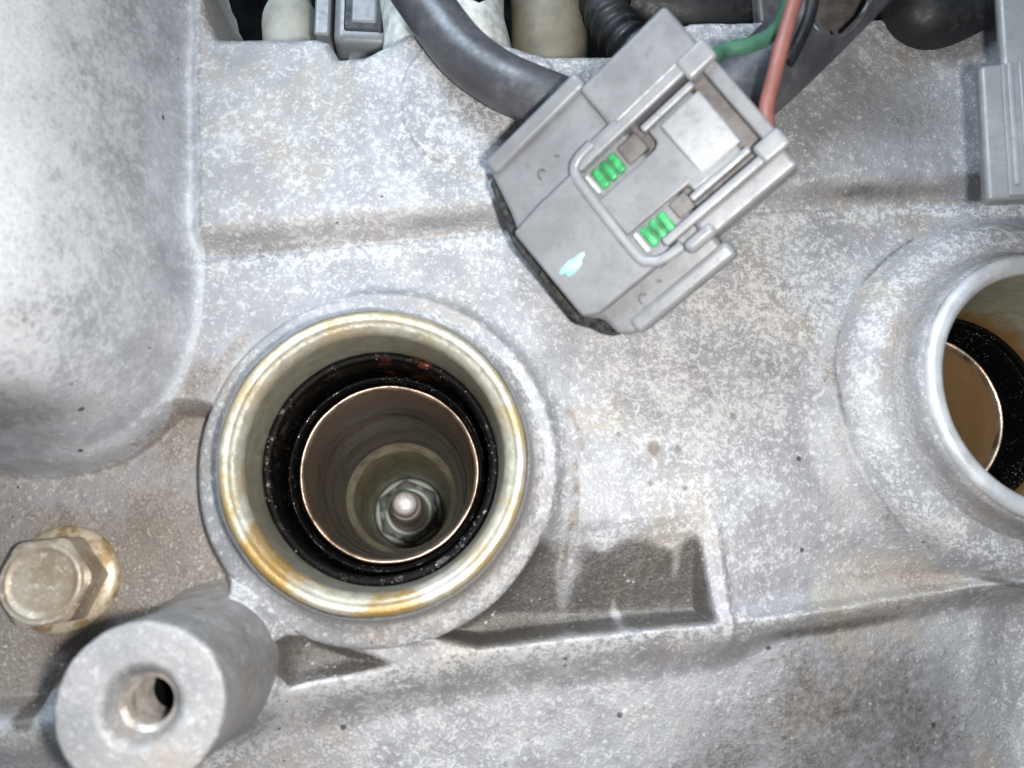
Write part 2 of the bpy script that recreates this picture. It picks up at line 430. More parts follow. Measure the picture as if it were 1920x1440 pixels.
# lower ridge, then the surface rolls down
L3 = catmull(PW([(-300, 1420), (300, 1330), (480, 1300), (545, 1287), (740, 1257), (890, 1222), (1120, 1196), (1350, 1172), (1560, 1142), (1740, 1113), (1880, 1090), (2400, 1050)]), 6)
d3 = below(WX, WY, L3)
xr = P(1390, 1165).x
right = sst(xr - .25, xr + .7, X)
Z += .07 * np.exp(-(np.clip(d3 + .05, -9, 9) / .13) ** 2)
Z -= (.30 - .12 * right) * sst(.02, .62 - .30 * right, d3) + .10 * np.clip(d3 - .2, 0, 5)
# flat to the right of the pocket, sunk towards the ridge
Z -= right * .16 * sst(1.5, .12, -d3) * sst(0, -.1, d3)
# pocket under the left collar's right side
PK = PW([(800, 1195), (900, 1218), (1130, 1194), (1348, 1171), (1300, 900), (1090, 890), (940, 960), (840, 1100)])
dp = sdf(WX, WY, PK)
topl = PW([(700, 960), (1090, 975), (1330, 965)])
tp = np.clip(below(WX, WY, topl) / 1.15, 0, 1)
Z -= sst(0, .13, dp) * (.53 * tp ** 1.1)
Z += .05 * np.exp(-((WX - (P(1335, 968).x + (P(1370, 1200).x - P(1335, 968).x) * np.clip(below(WX, WY, topl) / 1.4, 0, 1))) / .06) ** 2) * sst(0, .15, below(WX, WY, topl)) * sst(1.7, 1.4, below(WX, WY, topl))
# small pocket under the collar
PK2 = PW([(516, 1200), (540, 1186), (585, 1190), (690, 1226), (742, 1246), (640, 1268), (548, 1285), (528, 1260)])
dq = sdf(WX, WY, PK2); Z -= .17 * sst(-.04, .14, dq)
# sunken floor round the bolt
FL = catmull(PW([(-500, 800), (-100, 842), (60, 862), (200, 842), (285, 780), (330, 752), (405, 770), (380, 870), (392, 1000), (440, 1112), (330, 1150), (200, 1220), (100, 1290), (60, 1338), (-100, 1345), (-500, 1360)]), 5, True)
df = sdf(WX, WY, FL); Z -= .40 * sst(-.04, .16, df)
# web between the housing and the collar
# flared seat of the left collar: soft fillet on its right side
Z += .16 * np.exp(-(np.clip(rl - 2.06, 0, 9) / .10) ** 1.5) * sst(-.9, .8, X - CL.x + .3 * (Y - CL.y))
# outer apron round the right collar
rbase = float(np.hypot(*(P(1560, 700, 0.0) - CR)[:2]))
Z += .10 * sst(rbase + .52, rbase + .02, rr) * sst(.6, -.6, Y - CR.y)
Z += .10 * np.exp(-(np.clip(rr - rbase, 0, 9) / .10) ** 1.6)
# saddle round the boss
Z += .28 * np.exp(-(np.clip(rb - .78, 0, 9) / .17) ** 1.4) * sst(-.9, .6, (X - BOSS.x) + .25 * (Y - BOSS.y))
# right edge lower web
EW = PW([(1880, 1130), (1935, 1105), (2000, 1300), (1960, 1500), (1900, 1420), (1866, 1280)])
de = sdf(WX, WY, EW); Z -= .07 * sst(-.15, .35, de); Z += .01 * np.exp(-((de + .1) / .16) ** 2)
# the far edge of the plate, with a notch, drops away
TOP = PW([(-900, -420), (300, -420), (395, 40), (415, 86), (600, 86), (622, 93), (640, 124), (684, 122), (765, 79), (830, 66), (900, 76), (955, 104), (1000, 119), (1140, 119), (1215, 84), (1290, 56), (1500, 52), (1690, 47), (1880, 44), (2600, 30), (2600, 2600), (-900, 2600)])
dt = sdf(X + .02 * fbm(X, Y, 3, 3, 51), Y + .02 * fbm(X, Y, 3, 3, 52), TOP)
edge = 1 - np.sqrt(np.clip(1 - (np.clip(.16 - dt, 0, .16) / .16) ** 2, 0, 1))
Z -= .15 * edge + 2.2 * sst(0, -.12, dt)
# tall rounded housing at the left
DM = catmull(PW([(352, -500), (352, -60), (352, 150), (354, 330), (356, 480), (338, 640), (288, 752), (200, 828), (70, 856), (-120, 842), (-420, 800), (-1600, 760), (-1600, -500)]), 8, True)
dd = sdf(X + .05 * fbm(X, Y, 1.1, 3, 61), Y + .05 * fbm(X, Y, 1.1, 3, 62), DM)
kd = np.array([-3, -.22, -.10, -.03, .05, .18, .42, .62, .85, 1.15, 1.55, 2.1, 3.5])
kz = np.array([0, 0, .025, .10, .28, .80, 1.75, 2.35, 2.78, 3.08, 3.26, 3.36, 3.40])
fine_k = np.linspace(-3, 3.5, 1400); zz = np.interp(fine_k, kd, kz)
ker = np.exp(-np.linspace(-2, 2, 31) ** 2); zz = np.convolve(np.pad(zz, 15, mode='edge'), ker / ker.sum(), 'valid')
dome = np.interp(dd, fine_k, zz)
Zp = Z.copy()
inside = sst(-.25, .05, dd)
Z = Z * (1 - inside) + np.maximum(Z * 0 - .0, 0) * inside + dome + inside * .05 * fbm(X, Y, 1.3, 4, 71)
Z = np.where(dd > -.22, np.maximum(Z, np.where(dt < 0, -2.2 * sst(0, -.12, dt), Z)), Z)

# soften the housing's top where its flanks meet
Zs = Z.copy(); nb = 17; kb = np.ones(nb) / nb
for _ in range(3):
    for ax in (0, 1):
        pad = [(nb // 2, nb // 2) if k == ax else (0, 0) for k in (0, 1)]
        cs = np.cumsum(np.pad(np.pad(Zs, pad, mode='edge'), [(1, 0) if k == ax else (0, 0) for k in (0, 1)]), axis=ax)
        Zs = (cs[nb:] - cs[:-nb]) / nb if ax == 0 else (cs[:, nb:] - cs[:, :-nb]) / nb
mb = sst(.45, 1.1, dd); Z = Z * (1 - mb) + Zs * mb

# wear masks: R brown grime, G dark grey film and painted shade, B oxide bloom and torch brightness
def blob(px, py, rad, z=0.0, ax=1.0, ay=1.0):
    c = P(px, py, z); return np.exp(-(((X - c.x) / ax) ** 2 + ((Y - c.y) / ay) ** 2) / rad ** 2)
Rm = .25 * sst(P(0, 820).y, P(0, 1330).y, Y) + .10 * sst(1.0, -4.0, X); Gm = np.zeros_like(X); Bm = .02 + .5 * fbm(X, Y, .35, 2, 81)
Rm = np.maximum(Rm, sst(-.10, .12, df) * (.56 + .30 * blob(330, 1100, 1.0) + .3 * blob(60, 1250, .9) - .35 * blob(110, 900, .7, 0, 1.6, .6)))
Rm = np.maximum(Rm, .62 * blob(375, 715, .42)); Rm = np.maximum(Rm, .45 * np.exp(-((rl - 2.25) / .14) ** 2) * sst(.5, -.8, X - CL.x + .4 * (Y - CL.y))); Rm = np.maximum(Rm, .34 * blob(1120, 900, .6, 0, .8, 1.4)); Rm = np.maximum(Rm, .40 * blob(1560, 930, .55, 0, 1.2, .8))
Rm = np.maximum(Rm, .62 * blob(1740, 1085, .55, 0, 1.8, .5)); Rm = np.maximum(Rm, .35 * blob(1600, 1110, .8, 0, 2.0, .35))
Rm = np.maximum(Rm, .30 * blob(1080, 600, .8)); Rm = np.maximum(Rm, .30 * blob(930, 1380, .9, 0, 1.4, .6))
Rm = np.maximum(Rm, .38 * np.exp(-((rr - rbase - .08) / .16) ** 2) * sst(.2, -.6, X - CR.x))
for (a, b, r_, s_) in ((1228, 842, .11, .95), (1270, 842, .07, .8), (1375, 780, .05, 1.0), (1285, 915, .035, 1.0), (1160, 815, .05, .7), (1220, 905, .06, .7)):
    Rm = np.maximum(Rm, s_ * blob(a, b, r_))
TR = catmull(PW([(1065, 770), (1082, 800), (1090, 838), (1078, 880), (1084, 940), (1068, 1000), (1062, 1080)]), 12)
for i, q in enumerate(TR): Rm = np.maximum(Rm, (.60 + .12 * math.sin(i * .61)) * np.exp(-((X - q[0]) ** 2 + (Y - q[1]) ** 2) / (.075 + .03 * math.sin(i * .37)) ** 2))
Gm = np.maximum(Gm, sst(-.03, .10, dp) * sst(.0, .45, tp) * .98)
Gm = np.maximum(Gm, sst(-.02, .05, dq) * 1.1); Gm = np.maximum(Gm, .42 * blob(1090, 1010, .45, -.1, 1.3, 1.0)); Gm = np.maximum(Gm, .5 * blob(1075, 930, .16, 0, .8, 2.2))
for (a, b, r_, ax, ay) in ((1060, 1120, .17, .8, 2.2), (1070, 1060, .2, 1.2, 1.2), (1160, 1145, .09, .7, 2.0), (1170, 1160, .07, 1, 1), (1250, 1010, .16, 1, 1), (1130, 1020, .14, 1, 1), (1270, 1060, .16, .5, 1.6)):
    Gm = Gm - .55 * blob(a, b, r_, -.2, ax, ay)
LR = catmull(PW([(1300, 1445), (1380, 1330), (1470, 1240), (1600, 1200), (1760, 1230), (1840, 1330), (1850, 1500), (1250, 1560)]), 5, True)
dl = sdf(X, Y, LR); Gm = np.maximum(Gm, .56 * sst(-1.0, .6, dl))
Gm = np.maximum(Gm, .55 * np.exp(-((d1 - .13) / .13) ** 2) * sst(P(2300, 400).x, P(1900, 400).x, X) * (.75 + 1.2 * fbm(X, Y, .7, 2, 91)) * sst(.05, -.2, dd))  # darker along the slope of the step
Gm = np.maximum(Gm, .62 * right * np.exp(-((d3 - .24) / .12) ** 2) * sst(P(1820, 1100).x, P(1600, 1100).x, X))  # darker band just below the right part of the ridge
Gm = np.maximum(Gm, .55 * sst(.0, .3, dd) * sst(1.1, .45, dd) * sst(P(0, 690, .8).y, P(0, 790, .8).y, Y))  # shade of the housing's down-facing wall, put into the colour
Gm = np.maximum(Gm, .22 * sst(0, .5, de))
Gm = np.maximum(Gm, .62 * np.exp(-((rr - rbase + .01) / .07) ** 2) * (.7 + 1.2 * fbm(X, Y, 1.2, 2, 95)))  # shade in the crease round the right collar's base, painted in
for q in catmull(PW([(85, 1330), (100, 1285), (150, 1235), (215, 1200), (290, 1172)], -.4), 8): Gm = np.maximum(Gm, 1.1 * np.exp(-((X - q[0]) ** 2 + (Y - q[1]) ** 2) / .13 ** 2))  # the boss's cast shadow, painted dark on the floor beside it
Gm = np.maximum(Gm, .45 * blob(1700, 230, .9, .2, 1.4, .8))
Bm = Bm + .3 * sst(.0, .4, dd) + 1.5 * sst(.2, 1.1, dd) + .15 * blob(560, 330, 1.8) + .35 * blob(1300, 760, 1.5) + .3 * blob(880, 250, .8) + .4 * blob(1480, 560, 1.1)  # housing terms whiten it to paint in the torch's closeness
Bm = Bm + .55 * np.exp(-((d3 - .06) / .10) ** 2) * (1 - .3 * right) + .4 * np.exp(-((d1 + .12) / .12) ** 2) * sst(.05, -.2, dd)
Bm = Bm + .6 * np.exp(-((rb - 1.0) / .2) ** 2) - .5 * blob(1600, 1330, 1.4) - .2 * blob(1620, 250, 1.0)

idx = (np.arange(NY)[:, None] * NX + np.arange(NX)[None, :])
co = np.stack([X, Y, Z], -1).reshape(-1, 3)
gy, gx = np.gradient(Z, g)
nrm = np.stack([-gx, -gy, np.ones_like(Z)], -1); nrm /= np.linalg.norm(nrm, axis=-1, keepdims=True); nrm = nrm.reshape(-1, 3)
wear_shading = np.stack([np.clip(Rm, 0, 1), np.clip(Gm, 0, 1), np.clip(Bm, -1, 2), np.ones_like(Rm)], -1).reshape(-1, 4)
quads = np.stack([idx[:-1, :-1], idx[:-1, 1:], idx[1:, 1:], idx[1:, :-1]], -1).reshape(-1, 4)
def fm(a): return np.minimum(np.minimum(a[:-1, :-1], a[:-1, 1:]), np.minimum(a[1:, 1:], a[1:, :-1])).reshape(-1)
keep = (fm(rl) > 1.86) & (fm(rr) > 1.8) & (fm(rb) > .5) & ((fm(dt) > -.14) | ((fm(dd) > -.12) & (fm(Z) > -.9)))
isdome = fm(dd) > -.2
def grid_part(name, sel, mat=MAT_CAST):
    q = quads[sel]; used = np.unique(q); remap = np.zeros(len(co), int); remap[used] = np.arange(len(used))
    me = bpy.data.meshes.new(name); f = remap[q]
    me.vertices.add(len(used)); me.vertices.foreach_set('co', co[used].astype(np.float32).ravel())
    me.loops.add(f.size); me.loops.foreach_set('vertex_index', f.astype(np.int32).ravel())
    me.polygons.add(len(f)); me.polygons.foreach_set('loop_start', (np.arange(len(f)) * 4).astype(np.int32))
    me.update(calc_edges=True)
    a = me.color_attributes.new('wear_shading', 'FLOAT_COLOR', 'POINT'); a.data.foreach_set('color', wear_shading[used].astype(np.float32).ravel())
    o = link(name, me, mat, cover)
    me.normals_split_custom_set_from_vertices(nrm[used].tolist())
    return o
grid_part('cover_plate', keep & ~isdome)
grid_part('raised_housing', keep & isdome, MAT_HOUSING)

def wear_shading_attr(o, fn):
    me = o.data; a = me.color_attributes.new('wear_shading', 'FLOAT_COLOR', 'POINT')
    for i, v in enumerate(me.vertices): a.data[i].color = (*fn(v.co), 1)

# left plug collar: flange, wall (cast) + rim and bore (machined, oily)
collL = lathe('plug_collar', roundprof([(2.20, -.62), (2.12, -.5), (2.08, .10), (1.86, .18), (1.74, .34), (1.69, .80), (1.655, .84)], .07, 5), MAT_CAST, cover, 200, (CL.x, CL.y, 0), .006)
wear_shading_attr(collL, lambda v: (0, .12 + .22 * (math.hypot(v.x, v.y) < 1.8), .0 + .3 * (v.x > .2) * (v.z < .25)))
lathe('collar_rim', roundprof([(1.652, .78), (1.652, .85), (1.60, .905), (1.54, .90), (1.515, .865), (1.47, .84), (1.425, .77), (1.41, .70)], .035, 5), MAT_RIM, collL, 220, (0, 0, 0), .003)
lathe('collar_bore', [(1.412, .71), (1.408, .3), (1.405, -.1), (1.405, -1.2)], MAT_BORE, collL, 160)
# right plug collar: wide flared base
rb0 = rbase
collR = lathe('plug_collar', roundprof([(rb0 + .22, -.3), (rb0 + .10, -.02), (rb0 - .03, .13), (rb0 - .18, .30), (rb0 - .38, .41), (rb0 - .58, .43), (1.84, .42), (1.74, .52), (1.70, .74), (1.66, .80)], .30, 8), MAT_CAST, cover, 220, (CR.x, CR.y, 0), .006)
wear_shading_attr(collR, lambda v: (.12 + .2 * (v.y < -.8), .30 * math.exp(-((math.hypot(v.x, v.y) - rb0 + .04) / .12) ** 2) + .42 * math.exp(-((math.hypot(v.x, v.y) - 1.80) / .14) ** 2), .35 * math.exp(-((math.hypot(v.x, v.y) - 2.1) / .2) ** 2)))  # flare's shading painted in: dark flank and neck, bright shoulder
MAT_RIMDRY = simple('dry_machined_aluminium', (.52, .53, .54), .42, .35, .08, 4, 35, .3, .012)
lathe('collar_rim', roundprof([(1.655, .76), (1.66, .84), (1.60, .90), (1.50, .895), (1.43, .82), (1.42, .74)], .04, 5), MAT_RIMDRY, collR, 200, (0, 0, 0), .003)
lathe('collar_bore', [(1.421, .75), (1.41, .3), (1.405, -.2), (1.405, -1.2)], MAT_BORE_AMBER, collR, 160)

# tall threaded boss
boss = lathe('threaded_boss', roundprof([(1.05, -2.75), (.92, -2.45), (.80, -2.0), (.735, -1.2), (.71, -.03), (.685, 0), (.36, 0.0), (.31, -.05), (.25, -.22)], .025, 4), MAT_BOSS, cover, 140, (BOSS.x, BOSS.y, BOSS.z), .008)
thr = [(.252, -.215)]
for k in range(7): thr += [(.205, -.25 - k * .11), (.252, -.305 - k * .11)]
lathe('thread', thr, MAT_THREAD, boss, 64, (0, 0, 0), 0, None, 30)
lathe('drilled_hole', [(.252, -.96), (.23, -1.0), (.23, -2.6), (.0, -2.7)], MAT_DARK, boss, 48)  # near-black colour paints the unlit depth of the hole

# ------------------------------------------------------------------ seals, tubes, plug
PLUGX = P(767, 960, H - 21.6); TUB = P(731, 886, -1.27)
def oil_seal(c, z, label, deep):
    t = empty('oil_seal', (c.x, c.y, z), label, 'oil seal', 'seals in the plug wells')
    if deep:
        lathe('seal_case', roundprof([(1.404, -.05), (1.39, .02), (1.34, .04), (1.315, .0), (1.31, -.3)], .03, 4), MAT_SEALDEEP, t, 160, (0, 0, 0), .003)
        lathe('seal_lip', roundprof([(1.33, -.14), (1.30, -.03), (1.26, -.02), (1.235, -.08), (1.225, -.5)], .03, 4), MAT_SEALDEEP, t, 160, (0, 0, 0), .003)
        return t
    lathe('seal_case', roundprof([(1.404, -.03), (1.395, .01), (1.345, .02), (1.30, .0), (1.285, -.05), (1.30, -.10), (1.375, -.13), (1.38, -.3), (1.38, -1.3)], .025, 4), MAT_SEAL, t, 160, (0, 0, 0), .004)
    lathe('seal_lip', roundprof([(1.38, -1.25), (1.33, -1.14), (1.30, -1.09), (1.255, -1.11), (1.23, -1.18), (1.224, -1.5), (1.23, -1.9)], .025, 4), MAT_SEALDEEP, t, 160, (0, 0, 0), .004)
    return t
oil_seal(CL, -.1, 'wet black oil seal in the left plug well around the spark plug', False)
oil_seal(CR, -1.12, 'black oil seal in the right well cut by the picture edge', True)

def plug_tube(c, low, label, mat, depth=14.0):
    t = empty('plug_tube', (c.x, c.y, -1.27), label, 'tube', 'tubes in the plug wells')
    sx, sy = (low.x - c.x) / depth, (low.y - c.y) / depth
    def lean(o):
        for v in o.data.vertices: v.co.x += -v.co.z * sx; v.co.y += -v.co.z * sy
        return o
    lean(lathe('tube_lip', roundprof([(1.20, -.03), (1.195, -.015), (1.18, .0), (1.15, -.02), (1.14, -.10)], .015, 3), MAT_TUBELIP, t, 180, (0, 0, 0), .006))
    lean(lathe('tube_wall', [(1.142, -.09), (1.14, -1.0), (1.135, -1.06), (1.14, -1.12), (1.14, -2.2), (1.128, -2.26), (1.14, -2.34), (1.13, -3.2), (1.115, -3.28), (1.13, -3.4), (1.12, -4.6), (1.10, -5.2)], mat, t, 120))
    lean(lathe('tube_step', roundprof([(1.105, -5.15), (1.06, -5.4), (1.02, -5.6), (1.0, -5.7), (1.0, -8), (1.0, -10.0), (.96, -10.6), (.95, -12.5)], .03, 3), MAT_STEP, t, 120))
    lean(lathe('tube_floor', [(.97, -12.2), (.4, -12.5), (.0, -12.5)], MAT_PLUGRING, t, 64))
    return t
plug_tube(TUB, PLUGX, 'dark varnished steel tube with coppery lip around the spark plug', MAT_TUBE, H - 1.27 + 0 - (H - 21.6) if False else 11.03)
TUB2 = P(1736, 777, -1.27)
plug_tube(TUB2, TUB2, 'golden brown stained tube inside the right plug well', MAT_TUBE_GOLD)

ZP = H - 21.6                                                 # the plug's hexagon
plug = empty('spark_plug', (PLUGX.x, PLUGX.y, ZP), 'spark plug with pale insulator deep in the left well', 'spark plug')
plug.rotation_euler = Vector((TUB.x - PLUGX.x, TUB.y - PLUGX.y, 11.03)).to_track_quat('Z', 'Y').to_euler()
def hexring(name, R, z0, z1, mat, parent, cham=.06, hole=.0, ang=0.0):
    poly = [(R * math.cos(ang + k * math.pi / 3), R * math.sin(ang + k * math.pi / 3)) for k in range(6)]
    bm = bmesh.new(); n = 72; rings = []
    def hexr(a):
        b = (a - ang) % (math.pi / 3) - math.pi / 6
        return R * math.cos(math.pi / 6) / math.cos(b)
    prof = [(1.0, z0), (1.0, z1 - cham)]
    for kind, z in (('hex', z0), ('hex', z1 - cham * 1.6), ('cham', z1 - cham * .6), ('top', z1), ('in', z1)):
        ring = []
        for k in range(n):
            a = 2 * math.pi * k / n; h = hexr(a)
            af = R * math.cos(math.pi / 6)
            if kind == 'cham': h = min(h, R * .955)
            if kind == 'top': h = min(h, af * .97)
            if kind == 'in': h = max(hole, .001)
            zt = z
            if kind == 'hex' and z > z0: zt = z1 - cham * (.6 + 1.6 * (h - af) / (R - af))
            ring.append(bm.verts.new((h * math.cos(a), h * math.sin(a), zt)))
        rings.append(ring)
    for i in range(len(rings) - 1):
        for k in range(n): bm.faces.new((rings[i][k], rings[i][(k + 1) % n], rings[i + 1][(k + 1) % n], rings[i + 1][k]))
    if hole <= 0: bm.faces.new(rings[-1])
    return from_bm(name, bm, mat, parent, True, 25)
hexring('hexagon', .90, -.9, 0.0, MAT_PLUGDARK, plug, .03, .62, .2)
lathe('shell_flange', roundprof([(.93, -.9), (.93, -.22), (.90, -.14), (.70, -.12)], .04, 3), MAT_PLUGHEX, plug, 64)
lathe('shell_collar', roundprof([(.66, -.02), (.66, .12), (.60, .18), (.54, .16)], .03, 3), MAT_PLUGHEX, plug, 64)
lathe('insulator', roundprof([(.545, .0), (.535, .3), (.52, .6), (.44, .8), (.42, 1.2), (.45, 1.3), (.42, 1.45), (.40, 2.6), (.37, 2.9), (.33, 3.1), (.2, 3.12)], .05, 3), MAT_CERAMIC, plug, 64)
lathe('terminal', roundprof([(.20, 3.1), (.20, 3.25), (.30, 3.32), (.30, 3.8), (.25, 3.95), (.12, 3.98), (.0, 3.98)], .04, 3), MAT_TERMINAL, plug, 48)

# ------------------------------------------------------------------ flange bolt
bolt = empty('flange_bolt', (BOLT.x, BOLT.y, -.42), 'tarnished hex flange bolt on the brown cover floor', 'bolt')
lathe('washer_face', roundprof([(.62, .0), (.615, .06), (.57, .10), (.48, .13), (.3, .14)], .03, 3), MAT_WASHER, bolt, 90, (0, 0, 0), .008)
hexring('hex_head', .53, .10, .56, MAT_BOLT, bolt, .05, .41, .12)
lathe('head_dish', roundprof([(.412, .56), (.38, .575), (.33, .545), (.0, .54)], .03, 3), MAT_BOLT, bolt, 64)

# ------------------------------------------------------------------ grey wire connector lying over the cover
zc = 2.05
c0 = P(1022, 477, 1.4)                                         # middle of its mouth edge, on the upper face
cr = P(1372, 157, 2.65)
ux = (cr - c0).normalized()
toward = (Vector((0, 0, H)) - (c0 + cr) / 2)
zz_ = Vector((0.0, 0, 1)); uz = (zz_ - ux * zz_.dot(ux)).normalized(); uy = uz.cross(ux).normalized()
Ln = (cr - c0).length
con = empty('wire_connector', c0, 'grey two wire plug connector with green seals and turquoise paint dab', 'connector')
con.matrix_world = Matrix.Translation(c0) @ Matrix((ux, uy, uz)).transposed().to_4x4()
k_ = Ln / 2.56
def cb(name, dims, mat, r=.03, seg=2, parent=None, taper=0):
    d = [v * k_ for v in dims[:4]] + list(dims[4:])
    return box(name, d, mat, parent or con, r, seg, taper)
TH = -1.0
skirt = prism('socket_housing', [(k_ * a, k_ * b) for a, b in ((.06, 1.12), (-.06, .62), (-.14, .42), (-.14, -.82), (.0, -.95), (.02, -1.2), (.16, -1.32), (1.50, -1.30), (1.50, 1.24), (.12, 1.24))], TH, -.16, MAT_PLASTIC, con, .07, 3)
cb('side_flange', (.10, 1.50, 1.07, 1.29, -.55, -.09), MAT_PLASTIC, .07, 3)
cb('side_flange', (.20, 1.56, -1.36, -1.14, -.60, -.13), MAT_PLASTIC, .07, 3)
# centre panel
prism('top_panel', [(k_ * a, k_ * b) for a, b in ((-.13, .43), (-.13, -.80), (.02, -.90), (.86, -.92), (.78, -.70), (.78, .32), (.86, .47), (.3, .47))], -.3, 0.0, MAT_PLASTIC, con, .045, 3)
cb('panel_lip', (.84, 1.2, -.95, -.85, -.3, -.002), MAT_PLASTIC, .03, 2)
cb('panel_lip', (.84, 1.5, .48, .58, -.3, -.002), MAT_PLASTIC, .03, 2)
tube('window_ridge', [Vector((k_ * a, k_ * b, .0)) for a, b in ((1.18, -.93), (.96, -.90), (.83, -.83), (.76, -.68), (.77, -.1), (.79, .30), (.83, .46), (.95, .53), (1.15, .54))], .054, MAT_PLASTIC_LIT, con, 14, 6, True, None, .7)
# rear body with its cheeks, rails and floor
cb('rear_body', (1.40, 2.56, -1.02, 1.08, TH + .05, -.30), MAT_PLASTIC, .05, 3)
cb('rear_cheek', (1.40, 2.58, .50, 1.09, -.70, -.03), MAT_PLASTIC, .06, 3)
cb('rear_cheek', (1.40, 2.56, -1.06, -.80, -.70, -.05), MAT_PLASTIC, .06, 3)
cb('channel_floor', (.70, 2.45, -.85, .55, -.45, -.27), MAT_PLASTIC_DIRTY, .02, 1)
cb('rail', (.86, 2.62, .40, .53, -.4, .01), MAT_PLASTIC_LIT, .035, 3)
cb('rail', (1.05, 2.60, -.83, -.72, -.4, .01), MAT_PLASTIC_LIT, .035, 3)
cb('rail_cap', (2.28, 2.64, .30, .56, -.3, .035), MAT_PLASTIC_LIT, .05, 3)
cb('rail_cap', (2.30, 2.62, -.85, -.62, -.3, .035), MAT_PLASTIC_LIT, .05, 3)
prism('lock_tongue', [(k_ * a, k_ * b) for a, b in ((.80, .06), (.80, -.44), (1.62, -.46), (1.62, -.56), (2.24, -.58), (2.24, .26), (1.66, .26), (1.66, .10), (1.60, .06))], -.30, -.10, MAT_PLASTIC, con, .03, 2)
ts = cb('tongue_step', (1.78, 2.30, -.50, .20, -.25, -.072), MAT_TONGUE, .03, 2)
piv = Vector((0, -.15 * k_, -.05)); rx = Matrix.Rotation(math.radians(5), 3, 'X')
ts.rotation_euler = (math.radians(5), 0, 0); ts.location = piv - rx @ piv
cb('tongue_arm', (1.62, 2.30, .25, .335, -.25, -.04), MAT_PLASTIC_LIT, .025, 2)
cb('tongue_arm', (1.55, 2.30, -.645, -.56, -.25, -.04), MAT_PLASTIC_LIT, .025, 2)
cb('end_wall', (2.44, 2.60, -.64, .36, -.4, -.06), MAT_PLASTIC, .03, 2)
cb('lock_cell', (1.30, 1.56, .12, .36, -.3, -.13), MAT_PLASTIC_DIRTY, .02, 2)
cb('lock_cell', (1.33, 1.55, -.68, -.47, -.3, -.13), MAT_PLASTIC_DIRTY, .02, 2)
for yc in (.235, -.60):
    for j in range(3):
        cb('seal_rib', (.925 + j * .115, 1.03 + j * .115, yc - .125, yc + .125, -.3, -.115), MAT_GREEN, .03, 2)
    cb('seal_clip', (.845, .905, yc - .13, yc + .13, -.3, -.09), MAT_CLIP, .02, 2)
prism('mouth_seal', [(k_ * a, k_ * b) for a, b in ((-.06, 1.20), (-.24, .70), (-.33, .42), (-.33, -.80), (-.20, -.96), (-.12, -1.15), (.12, -1.26), (.5, -1.2), (.5, 1.0))], TH - .06, -.42, MAT_DIRTYBLACK, con, .05, 2)
cb('corner_post', (1.18, 1.56, -1.06, -.90, -.5, .0), MAT_PLASTIC_LIT, .07, 3)
# moulded marks on both shoulders
for (mx, my) in ((.52, .72), (.50, -1.08)):
    for j in range(2):
        pts = [Vector((k_ * (mx + .10 * j * 2.2 + .05 * math.cos(a)), k_ * (my + .06 * math.sin(a)), -.155)) for a in np.linspace(.3, 3.6 - j * 2.2, 6)]
        tube('moulded_mark', pts, .012, MAT_PLASTIC_DIRTY, con, 6, 3)
# turquoise dab
bm = bmesh.new(); ring = []
for k in range(28):
    a = 2 * math.pi * k / 28; w = 1 + .18 * math.sin(3 * a + .6) + .10 * math.sin(5 * a)
    ring.append(bm.verts.new((k_ * (.16 + .155 * w * math.cos(a)), k_ * (-.30 + .068 * w * math.sin(a)), .002)))
mid = [bm.verts.new((k_ * .16 + (v.co.x - k_ * .16) * .75, k_ * -.30 + (v.co.y + k_ * .30) * .75, .014)) for v in ring]
for k in range(28): bm.faces.new((ring[k], ring[(k + 1) % 28], mid[(k + 1) % 28], mid[k]))
bm.faces.new(mid)
from_bm('paint_dab', bm, MAT_PAINT, con)

# ------------------------------------------------------------------ wires and sleeves
def pp(*l): return [P(*q) for q in l]
tag(tube('wire_sleeve', pp((735, -90, .55), (762, -45, .6), (800, 10, .65), (862, 92, .75), (930, 145, .85), (1010, 182, .95), (1100, 215, .95)), .335, MAT_SLEEVE, None, 28, 10), 'black rubber sleeve curving from top edge to behind the grey connector', 'sleeve')
def conduit():
    pts = pp((1260, 290, .75), (1330, 225, .8), (1420, 150, .9), (1500, 75, 1.0), (1580, -5, 1.1), (1680, -110, 1.1))
    t = empty('split_conduit', P(1500, 75, .6), 'wide black conduit with oval cut-out crossing behind the red wire', 'conduit')
    hole = lambda u, k: ((u - .70) / .11) ** 2 + ((k - .22) / .12) ** 2 < 1
    o = tube('conduit_wall', pts, .47, MAT_SLEEVE, None, 40, 14, False, hole)
    i = tube('conduit_lining', pts, .40, MAT_PLASTIC_DIRTY, None, 24, 14, False, lambda u, k: .04 < k < .42 and .52 < u < .88)
    for q in (o, i):
        q.parent = t; q.matrix_parent_inverse = Matrix.Translation(-t.location)
    c = catmull(pts, 14); m = len(c); lip = []
    for a in np.linspace(0, 2 * math.pi, 25):
        u = .70 + .113 * math.cos(a); k = .22 + .124 * math.sin(a)
        f = u * (m - 1); i0 = int(f); q = Vector(c[i0] + (c[min(i0 + 1, m - 1)] - c[i0]) * (f - i0))
        tg = Vector(c[min(i0 + 1, m - 1)] - c[i0 - 1]).normalized(); s = tg.cross(Vector((0, 0, 1))).normalized(); uu = s.cross(tg)
        lip.append(q + (s * math.cos(2 * math.pi * k) + uu * math.sin(2 * math.pi * k)) * .45)
    l = tube('cut_edge', lip, .035, MAT_SLEEVE, None, 10, 4, False)
    l.parent = t; l.matrix_parent_inverse = Matrix.Translation(-t.location)
conduit()
GW = con.matrix_world @ Vector((2.5 * k_, .35, -.45)); RW = con.matrix_world @ Vector((2.5 * k_, -.62, -.42))
